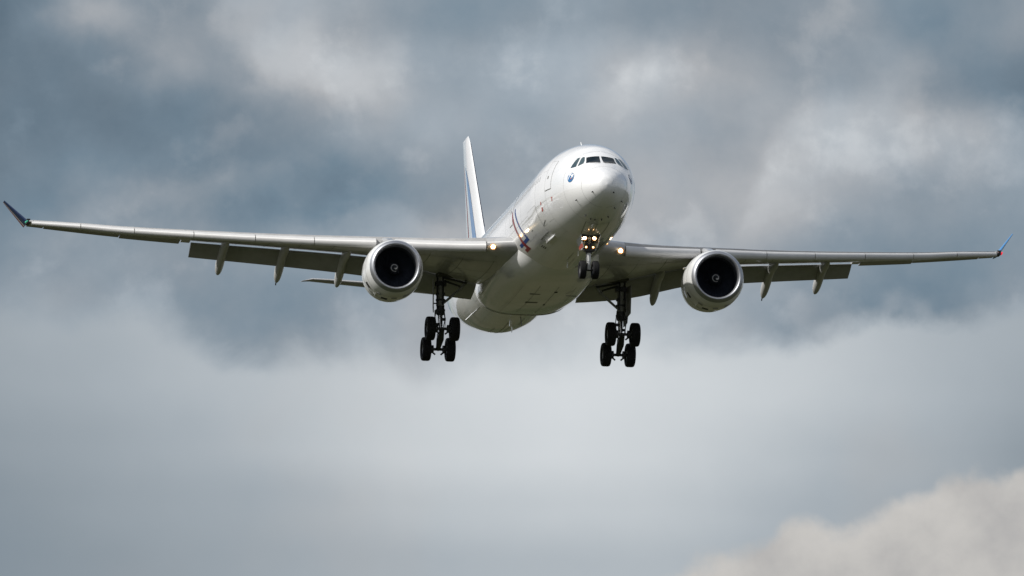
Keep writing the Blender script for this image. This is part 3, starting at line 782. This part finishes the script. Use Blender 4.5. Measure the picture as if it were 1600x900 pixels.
    # pylon
    b = MB(); rr = []
    for (x, zt, zb_, w) in ((20.1,-1.08,-1.3,.10),(21.0,-.78,-1.3,.26),(22.0,-.50,-1.4,.34),(22.6,-.38,-1.5,.36),(23.4,-.42,-1.6,.36),(25.5,-.7,-1.75,.32),(27.5,-.8,-1.45,.2),(29.0,-.75,-1.05,.04)):
        rr.append([(x, s*9.37+w, zb_), (x, s*9.37+w, zt-.12), (x, s*9.37+w*.6, zt), (x, s*9.37-w*.6, zt), (x, s*9.37-w, zt-.12), (x, s*9.37-w, zb_)])
    b.loft(rr); b.build('pylon', M_wing, e, ang=40)
mirror(engine)

# ------------------------------------------------------------------ tail
TCF = .066
def fin():
    b = MB(); rr = []
    def sec(z):
        q = (z-2.0)/(11.55-2.0); xl = 45.25 + (z-2.0)*.965; xt = 54.2 + (z-2.0)*.30
        return xl, xt
    zz = [2.0,4,6,8,10,10.9,11.3,11.5,11.58]
    cut = .72
    for z in zz:
        xl, xt = sec(z); ch = xt-xl
        if z > 10.8: xl += (z-10.8)**2*.5; ch = xt-xl
        t = (TCF if z < 11.2 else TCF*(1-(z-11.2)*1.6))*ch
        cs = [cut*((1-math.cos(math.pi*j/16))/2) for j in range(17)]
        r = [(xl+c*ch, .5*t*naca(c), z) for c in cs] + [(xl+c*ch, -.5*t*naca(c), z) for c in cs[:0:-1]]
        rr.append(r)
    n = len(rr[0])
    b.loft(rr)
    f = b.build('tail_fin', M_white, ang=50)
    b = MB(); r2 = []
    for z in zz:
        xl, xt = sec(z); ch = xt-xl; t = (TCF if z < 11.2 else TCF*(1-(z-11.2)*1.6))*ch
        cs = [cut+.004 + (1-cut-.004)*j/6 for j in range(7)]
        r2.append([(xl+c*ch, .5*t*naca(c)+.002, z) for c in cs] + [(xl+c*ch, -.5*t*naca(c)-.002, z) for c in cs[::-1]])
    b.loft(r2); b.build('rudder', M_white, f, ang=50)
    # dark leading-edge strip and sweeping stripes
    def side(x, z, s, off=.01):
        xl, xt = sec(z); ch = xt-xl; c = max(0, min(1, (x-xl)/ch)); return (x, s*(.5*TCF*ch*naca(c)+off), z)
    b = MB(); Lf, Rt = [], []
    for k in range(20):
        z = 4.9+6.1*k/19; xl, xt = sec(z); ch = xt-xl; c = .014
        Lf.append((xl-.012, .0, z)); Rt.append((xl+c*ch*.6, -(.5*TCF*ch*naca(c*.6)+.012), z))
    b.add(Lf+Rt, [(i, i+1, 20+i+1, 20+i) for i in range(19)], 0)
    b.build('leading_edge_strip', M_navy, f)
    for s in (1, -1):
        for (nm, m, tb) in (('blue_stripe', M_blue, [(3.0,48.0,49.9),(4.5,49.55,51.1),(6.2,51.2,52.5),(7.75,52.7,53.77),(9.0,54.2,54.8),(9.75,55.38,55.42)]), ('red_stripe', M_red, [(3.0,52.2,52.6),(5.05,53.35,53.78),(7.0,54.35,54.62),(9.0,55.72,55.92),(10,56.3,56.35)])):
            f0, f1 = table(tb); b = MB(); V = []
            for k in range(15):
                z = tb[0][0]+(tb[-1][0]-tb[0][0])*k/14
                V += [side(f0(z)+(f1(z)-f0(z))*j/3, z, s, .012) for j in range(4)]
            b.add(V, [(4*i+j, 4*i+j+1, 4*i+j+5, 4*i+j+4) for i in range(14) for j in range(3)])
            b.build(nm, m, f, ang=80)
fin()
def tailplane(s):
    b = MB(); rr = []; r2 = []
    for k in range(12):
        y = (.9 + 8.4*k/10) if k < 11 else 9.78; xl = 50.5 + (y-.9)*.625; ch = 5.6 - (y-.9)*.392; z = 1.27+.150*y
        if k == 10: xl += .06; ch -= .06
        if k == 11: xl += .95; ch -= 1.05
        t = (.085 if k < 10 else .075 if k == 10 else .02)*ch; cs = [.70*((1-math.cos(math.pi*j/14))/2) for j in range(15)]
        inc = .095
        rr.append([(xl+c*ch, s*y, z+.42*t*naca(c)+inc*c*ch) for c in cs] + [(xl+c*ch, s*y, z-.58*t*naca(c)+inc*c*ch) for c in cs[:0:-1]])
        cs = [.706+.294*j/5 for j in range(6)]
        r2.append([(xl+c*ch, s*y, z+.42*t*naca(c)+inc*c*ch+.002) for c in cs] + [(xl+c*ch, s*y, z-.58*t*naca(c)+inc*c*ch-.002) for c in cs[::-1]])
    b.loft(rr); h = b.build('tailplane', M_flap, ang=40)
    b = MB(); b.loft(r2[1:]); b.build('elevator', M_flap, h, ang=40)
mirror(tailplane)

# ------------------------------------------------------------------ landing gear
def wheel(c, r, w, parent, s=1, name='wheel'):
    b = MB(); h = w/2
    prof = [(-h*.55,r*.52),(-h*.8,r*.60),(-h*.98,r*.76),(-h,r*.86),(-h*.88,r*.95),(-h*.62,r*.992),(-h*.36,r),(-h*.34,r*.985),(-h*.30,r),(-h*.04,r),(-h*.0,r*.985),(h*.04,r),(h*.30,r),(h*.34,r*.985),(h*.36,r),(h*.62,r*.992),(h*.88,r*.95),(h,r*.86),(h*.98,r*.76),(h*.8,r*.60),(h*.55,r*.52)]
    b.lathe(prof, c, (0, 1, 0), 40, 0)
    for q in (1, -1):
        b.lathe([(q*h*.55,r*.52),(q*h*.62,r*.50),(q*h*.5,r*.44),(q*h*.35,r*.30),(q*h*.62,r*.16),(q*h*.66,.01)], c, (0, 1, 0), 28, 1)
    return b.build(name, [M_tyre, M_rim], parent, ang=40)
def main_gear(s):
    X, Y = 28.80, s*5.32
    b = MB()
    b.tube([(X-.05, Y, -1.1), (X-.02, Y, -2.3), (X, Y, -3.15), (X, Y, -3.25)], [.24, .22, .21, .25], 20)
    b.tube([(X, Y, -3.25), (X, Y, -3.75), (X, Y, -3.8)], [.235, .235, .16], 20, 1)
    b.tube([(X, Y, -3.8), (X, Y, -5.15)], .135, 20, 2)
    for q, zz in ((.0, -2.9), (.0, -3.5)): b.tube([(X, Y, zz+.05), (X, Y, zz-.05)], .285, 20, 1)
    b.tube([(X-.26, Y-s*.1, -1.4), (X-.25, Y-s*.12, -3.2)], .05, 8, 1); b.tube([(X-.2, Y+s*.22, -1.4), (X-.2, Y+s*.24, -3.3)], .045, 8, 1)
    b.box((X-.02, Y, -1.95), (.5, .62, .28), 1); b.box((X+.0, Y, -2.55), (.4, .5, .12), 1)
    g = b.build('main_landing_gear', [M_strut, M_gdark, M_chrome])
    # bogie beam, tilted rear wheels low
    F, R_ = Vector((X-.88, Y, -4.73)), Vector((X+.87, Y, -5.67)); C_ = (F+R_)/2
    b = MB(); b.tube([F, F+(C_-F)*.5, C_, C_+(R_-C_)*.5, R_], [.13, .17, .22, .17, .13], 14); b.box(C_+Vector((0, 0, .12)), (.42, .34, .4))
    b.build('bogie_beam', M_gdark, g)
    for p in (F, R_):
        b = MB(); b.tube([p+Vector((0, -.72, 0)), p+Vector((0, .72, 0))], .085, 12)
        for q in (1, -1):
            b.tube([p+Vector((0, q*.27, 0)), p+Vector((0, q*.47, 0))], .24, 20)
            b.tube([p+Vector((0, q*.3, -.2)), p+Vector((.0, q*.16, -.32))], .05, 8)
        b.build('axle', M_gdark, g)
        for q in (1, -1): wheel(p+Vector((0, q*.715, 0)), .70, .52, g)
    b = MB()          # torque links behind, pitch trimmer in front
    b.plate([(X+.18, Y-.12, -3.7), (X+.18, Y+.12, -3.7), (X+.55, Y+.06, -4.25), (X+.55, Y-.06, -4.25)], .07)
    b.plate([(X+.55, Y-.06, -4.25), (X+.55, Y+.06, -4.25), (X+.2, Y+.14, -4.9), (X+.2, Y-.14, -4.9)], .07)
    b.build('torque_link', M_gdark, g)
    b = MB(); b.tube([(X-.24, Y, -3.55), (X-.62, Y, -4.52)], [.075, .05], 10); b.tube([(X-.28, Y+.12, -3.5), (X-.25, Y+.16, -4.3), (X-.6, Y+.14, -4.6)], .022, 6); b.tube([(X-.25, Y-.14, -3.4), (X-.33, Y-.24, -4.2), (X-.7, Y-.18, -4.62)], .022, 6)
    b.tube([(X+.05, Y-s*.2, -3.2), (X+.05, Y-s*.3, -4.0), (X+.1, Y-s*.14, -4.7)], .025, 6); b.tube([(X-.2, Y+s*.2, -3.3), (X-.15, Y+s*.33, -3.9), (X-.1, Y+s*.18, -4.8)], .025, 6)
    b.box((X-.1, Y+s*.2, -3.62), (.25, .26, .2)); b.box((X-.1, Y-s*.2, -4.05), (.16, .2, .16)); b.box((X-.12, Y+s*.17, -4.35), (.14, .16, .14))
    b.build('hydraulic_lines', M_gdark, g)
    b = MB(); E = Vector((X, Y-s*1.18, -2.20))
    b.tube([(X, Y-s*.12, -3.12), E], [.07, .085], 12); b.tube([E, (X-.1, Y-s*1.68, -1.55)], [.10, .11], 12); b.tube([E+Vector((0, -.1, 0)), E+Vector((0, .1, 0))], .12, 12)
    b.build('side_stay', M_strut, g)
    b = MB(); b.tube([(X-.05, Y-s*.2, -1.75), E+Vector((-.05, s*.05, .14))], [.07, .05], 10); b.tube([(X-.3, Y-s*.15, -1.62), (X-.3, Y-s*1.5, -1.9)], .06, 10)
    b.build('lock_stay', M_gdark, g)
    b = MB()
    yo = Y+s*.42
    b.plate([(X-.62, yo+s*.11, -1.75), (X+.62, yo-s*.10, -1.75), (X+.62, yo-s*.10, -3.35), (X+.25, yo-s*.04, -3.6), (X-.50, yo+s*.09, -3.4)], .05)
    b.plate([(X-.35, yo-s*.04, -3.55), (X+.5, yo-s*.18, -3.55), (X+.42, yo-s*.17, -4.1), (X-.22, yo-s*.06, -3.95)], .04)
    b.tube([(X, Y+s*.2, -2.2), (X, yo, -2.2)], .04, 8); b.tube([(X, Y+s*.2, -3.1), (X, yo, -3.1)], .04, 8)
    b.build('gear_door', M_flap, g)
    b = MB(); xb = 28.8
    z_ = surf(5.3, .83, False)[1]
    b.box((28.2, s*4.75, surf(4.75, .84, False)[1]+.10), (1.3, 1.7, .22)); b.build('wheel_well', M_bay, g)
for s in (1, -1): main_gear(s)
def nose_gear():
    X = 6.68; b = MB()
    b.tube([(X+.05, 0, -2.0), (X, 0, -3.45)], [.16, .15], 18, 1); b.tube([(X, 0, -3.40), (X, 0, -3.62)], .20, 18, 1)
    b.tube([(X, 0, -3.6), (X, 0, -4.1)], .115, 18, 2); b.tube([(X, 0, -4.1), (X, 0, -4.58)], [.10, .12], 18, 2)
    b.box((X-.08, 0, -3.40), (.35, .62, .26), 1); b.box((X+.0, 0, -3.15), (.3, .42, .3), 1); b.box((X-.1, 0, -2.72), (.2, .95, .12), 1); b.box((X-.05, 0, -2.72), (.3, .35, .5), 1)
    b.tube([(X-.02, -.42, -3.42), (X-.02, .42, -3.42)], .05, 10, 3); b.tube([(X-.04, .12, -3.6), (X-.12, .2, -4.1), (X-.02, .1, -4.4)], .02, 6, 1)
    g = b.build('nose_landing_gear', [M_strut, M_gdark, M_silver, M_silver])
    b = MB(); b.tube([(X, -.42, -4.58), (X, .42, -4.58)], .07, 12); b.build('axle', M_gdark, g)
    for q in (1, -1): wheel((X, q*.365, -4.58), .525, .37, g)
    b = MB(); b.tube([(X-.1, 0, -3.1), (X-1.0+.3, .0, -2.3)], .06, 10); b.tube([(X+.1, .15, -3.2), (X+.9, .25, -2.3)], .055, 10); b.tube([(X+.1, -.15, -3.2), (X+.9, -.25, -2.3)], .055, 10); b.build('drag_strut', M_strut, g)
    b = MB(); b.plate([(X+.14, -.07, -3.65), (X+.14, .07, -3.65), (X+.4, .04, -4.0), (X+.4, -.04, -4.0)], .05); b.plate([(X+.4, -.04, -4.0), (X+.4, .04, -4.0), (X+.12, .07, -4.4), (X+.12, -.07, -4.4)], .05); b.build('torque_link', M_gdark, g)
    for q in (1, -1):
        lamp('taxi_light', (X-.24, q*.275, -2.80), (-1, 0, -.06), .10, g)
        lamp('taxi_light', (X-.30, q*.20, -3.33), (-1, 0, -.06), .05, g, M_lamp2)
        b = MB(); y0 = .56
        b.plate([(BAY0+.05, q*y0, -2.68), (BAY1-.05, q*y0, -2.70), (BAY1-.3, q*(y0-.17), -3.36), (BAY0+.2, q*(y0-.19), -3.40), (BAY0+.06, q*(y0-.07), -3.05)], .035)
        yy = q*(y0+.02+.025)
        if q > 0: b.plate([(BAY0+.14, q*(y0-.088), -3.14), (BAY1-.28, q*(y0-.088), -3.14), (BAY1-.32, q*(y0-.15), -3.345), (BAY0+.22, q*(y0-.155), -3.36)], .012, 1)
        b.build('gear_door', [M_white, M_rred], g)
nose_gear()
